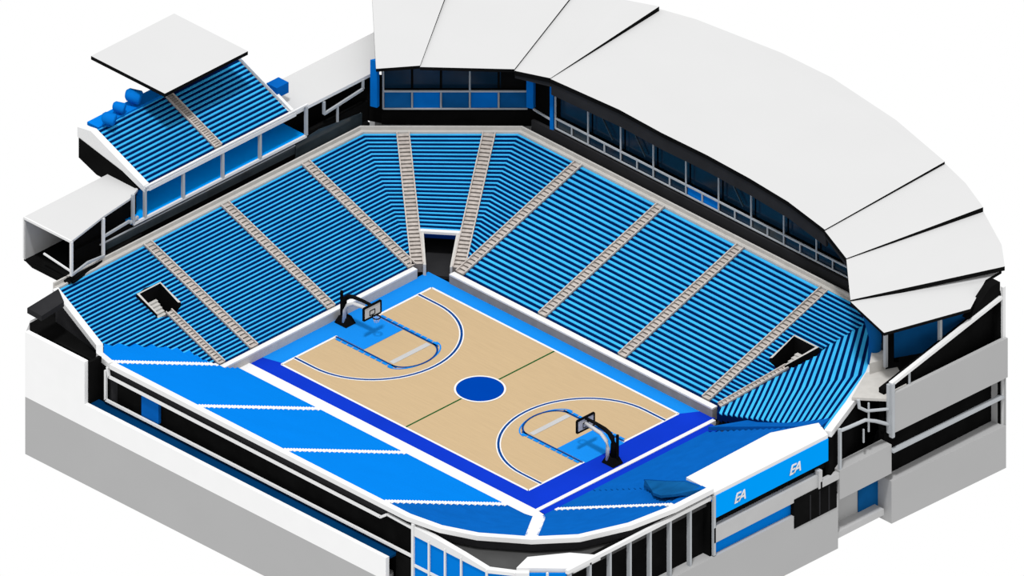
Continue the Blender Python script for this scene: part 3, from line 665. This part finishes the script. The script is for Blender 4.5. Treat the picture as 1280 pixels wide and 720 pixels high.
# ------------------------------------------------------------------ banner roof
br = thing('banner_roof', 'white roof slab with bright blue banner along its front', 'roof')
b = MB(); b.prism3([(29.6, -5.3, 6.15), (32.9, -5.3, 6.05), (32.9, 8.1, 6.05), (31.4, 8.5, 6.4), (29.4, 4.8, 6.15)], [(29.6, -5.3, 5.8), (32.9, -5.3, 5.7), (32.9, 8.1, 5.7), (31.4, 8.5, 5.9), (29.4, 4.8, 5.8)]); b.build('roof_slab', 'white', br)
b = MB(); b.box(32.6, 32.95, -5.2, 8.1, 3.55, 5.7); bn = b.build('banner', 'banner', br); bn['label'] = 'bright blue banner'
b = MB(); b.box(32.75, 33.0, -5.45, -5.2, 0, 5.75); b.build('end_post', 'frame', br)
def EA(y, z, s):                                           # slanted two-letter mark, cut from bars
    cu = bpy.data.curves.new('lettering', 'FONT'); cu.body = 'EA'; cu.size = s; cu.extrude = .03; cu.shear = .35; cu.align_x = 'CENTER'; cu.offset = .012; cu.space_character = .82
    to = bpy.data.objects.new('tmp', cu); C.objects.link(to)
    me = bpy.data.meshes.new_from_object(to.evaluated_get(bpy.context.evaluated_depsgraph_get())); bpy.data.objects.remove(to)
    me.transform(Matrix.Translation((32.99, y, z)) @ Matrix(((0, 0, 1), (1, 0, 0), (0, 1, 0))).to_4x4())
    o = bpy.data.objects.new('lettering', me); C.objects.link(o); o.parent = bn
    me.materials.clear(); me.materials.append(M['white']); o['label'] = 'white slanted EA lettering'
bpy.context.view_layer.update()
EA(-2.4, 4.05, 1.3); EA(4.1, 4.05, 1.3)
bs = thing('side_panel', 'curved blue side panel closing the end of the seats under the white roof', 'panel')
cv = [(24.8, 3.9), (27.5, 4.9), (29.6, 5.75), (31.2, 5.95), (32.2, 5.7), (32.7, 5.2)]
tp = [(x, -5.4, z+.1) for x, z in cv]
bt = [(24.9, -5.6, 3.55), (26.8, -6.7, 4.5), (28.4, -8.0, 5.3), (30.2, -8.9, 6.15), (31.5, -8.6, 6.7), (32.3, -6.3, 6.55)]
b = MB()
for i in range(5): b.slab([tp[i], tp[i+1], bt[i+1], bt[i]], .25)
b.build('panel', 'bluedim', bs)
b = MB(); b.ribbon([(24.8, -5.4), (27.5, -5.4), (29.6, -5.4), (31.2, -5.4), (32.2, -5.4), (32.8, -5.4)], -.1, .2, [z for _, z in cv], [z+.14 for _, z in cv]); b.build('edge_cap', 'seatdeep', bs)

# storeys under the banner
b = MB(); b.box(31.8, 32.4, -5.4, 9.2, 2.6, 3.6); b.box(31.6, 32.2, 5.0, 9.2, -1.6, 2.7); struct('wall_banner_side', b, 'black')
b = MB(); b.box(32.2, 33.0, -5.4, 7.2, 1.2, 2.65); tag(b.build('spandrel', 'lgrey'), 'light grey band below the blue banner', 'facade band', 'facade bands below the banner')
b = MB(); b.box(32.0, 32.6, -5.4, 4.2, -.1, 1.2); tag(b.build('window_band', 'seatmid'), 'bright blue window band below the light grey band', 'facade band', 'facade bands below the banner')
bk = thing('loading_bay', 'black open bay with a light grey stepped lintel under the banner', 'loading bay')
b = MB(); b.box(32.6, 33.05, 4.0, 9.0, -1.3, 1.5, 0); b.build('bay_opening', 'black', bk)
b = MB(); b.box(32.7, 33.15, 7.0, 9.2, 1.4, 2.0); b.box(32.7, 33.15, 6.8, 7.2, 1.4, 3.1); b.build('lintel', 'lgrey', bk)
b = MB(); 
for y in (5.8, 6.9, 8.0): b.box(33.0, 33.1, y, y+.12, -1.2, 1.2)
b.build('jamb', 'char', bk)
# gap between the near block and the end block
b = MB(); b.box(32.0, 33.2, 9.2, 15.3, -.6, 2.2); tag(b.build('link_wall', 'grey'), 'grey link wall between the banner block and the right end block', 'wall panel')
b = MB(); b.box(31.2, 31.7, 12.9, 15.2, -4.3, -.4); tag(b.build('blue_panel', 'bluedim'), 'dull blue panel under the grey link wall', 'panel')
b = MB(); b.box(31.4, 32.8, 9.2, 14.8, -4.6, -4.0); tag(b.build('link_slab', 'lgrey'), 'light grey slab below the dull blue panel', 'slab')
t = thing('open_storey', 'black open storey with white frames between banner and right end block', 'frame')
b = MB(); b.bar((33.0, 9.4, 2.0), (33.0, 9.4, 6.1), .24); b.build('post', 'frame', t)
b = MB(); b.bar((33.0, 15.2, 3.3), (33.0, 15.2, 8.0), .3); b.build('post', 'frame', t)
b = MB(); b.bar((33.0, 12.8, 4.4), (33.0, 12.8, 7.2), .12); b.bar((33, 12.2, 3.6), (33, 12.2, 4.9), .12); b.build('post', 'frame', t)
b = MB(); b.tube([(33, 9.4, 5.9), (33, 10.6, 5.8), (33, 12.4, 5.7), (33, 13.6, 5.1), (33, 15.2, 4.1)], .16, 8); b.build('beam', 'frame', t)
b = MB(); b.tube([(33, 11.6, 8.0), (33, 11.7, 7.2), (33, 12.6, 6.5), (33, 15.2, 5.6)], .14, 8); b.build('beam', 'frame', t)

# ------------------------------------------------------------------ right end block
eb = thing('end_block', 'right end block of grey facade bands with black open storeys', 'building block')
b = MB(); b.prism([(33.0, 15.3), (33.35, 15.3), (33.6, 28.6), (33.2, 28.6)], 3.3, 7.1); b.build('facade_band', 'grey', eb)
b = MB(); b.extr_x([(15.4, -1.3), (28.2, -1.3), (28.2, 10.0), (15.4, 7.0)], 31.6, 32.2); b.build('inner_wall', 'black', eb)
b = MB(); b.box(31.8, 33.1, 28.2, 28.5, -1.3, 11.4); b.build('end_wall', 'black', eb)
b = MB(); b.bar((33.2, 28.45, -1.3), (33.2, 28.45, 12.0), .3); b.build('corner_post', 'white', eb)
b = MB(); b.bar((33.2, 15.3, 1.55), (33.2, 28.4, 1.4), .5, .22); b.build('slab_edge', 'frame', eb)
b = MB(); b.box(31.9, 33.0, 15.3, 28.4, 3.0, 3.3); b.build('soffit', 'black', eb)
b = MB(); b.bar((33.1, 15.3, 8.0), (33.1, 28.3, 11.0), .4, .3); b.build('raking_beam', 'white', eb)
b = MB(); b.bar((33.1, 17.5, 6.9), (33.1, 17.5, 8.4), .14); b.build('post', 'frame', eb)
b = MB(); b.box(33.0, 33.4, 15.2, 15.5, 2.9, 8.1); b.build('edge_post', 'frame', eb)
b = MB(); b.prism([(28.6, 16.9), (30.6, 13.2), (33.1, 15.3), (33.1, 17.5), (29.8, 19.4)], 6.3, 6.55); b.prism([(27.6, 18.6), (29, 16.9), (29.4, 18.4), (28.4, 19.4)], 6.3, 7.6); b.build('landing', 'cream', eb)
b = MB(); b.prism([(28.6, 20.2), (32.2, 27.6), (31.9, 27.9), (28.3, 20.6)], 6.6, 10.9); b.build('blue_glass', 'bluedim', eb)
for p in ((29.6, 18.2), (31.6, 22.6)):
    b = MB(); b.bar((*p, 7.0), (*p, 11.2), .28); b.build('post', 'frame', eb)
b = MB(); b.extr_x([(24.6, 10.3), (28.3, 11.1), (28.3, 12.4), (27.2, 12.4), (26.0, 11.4)], 32.2, 33.0); b.build('bracket', 'black', eb)
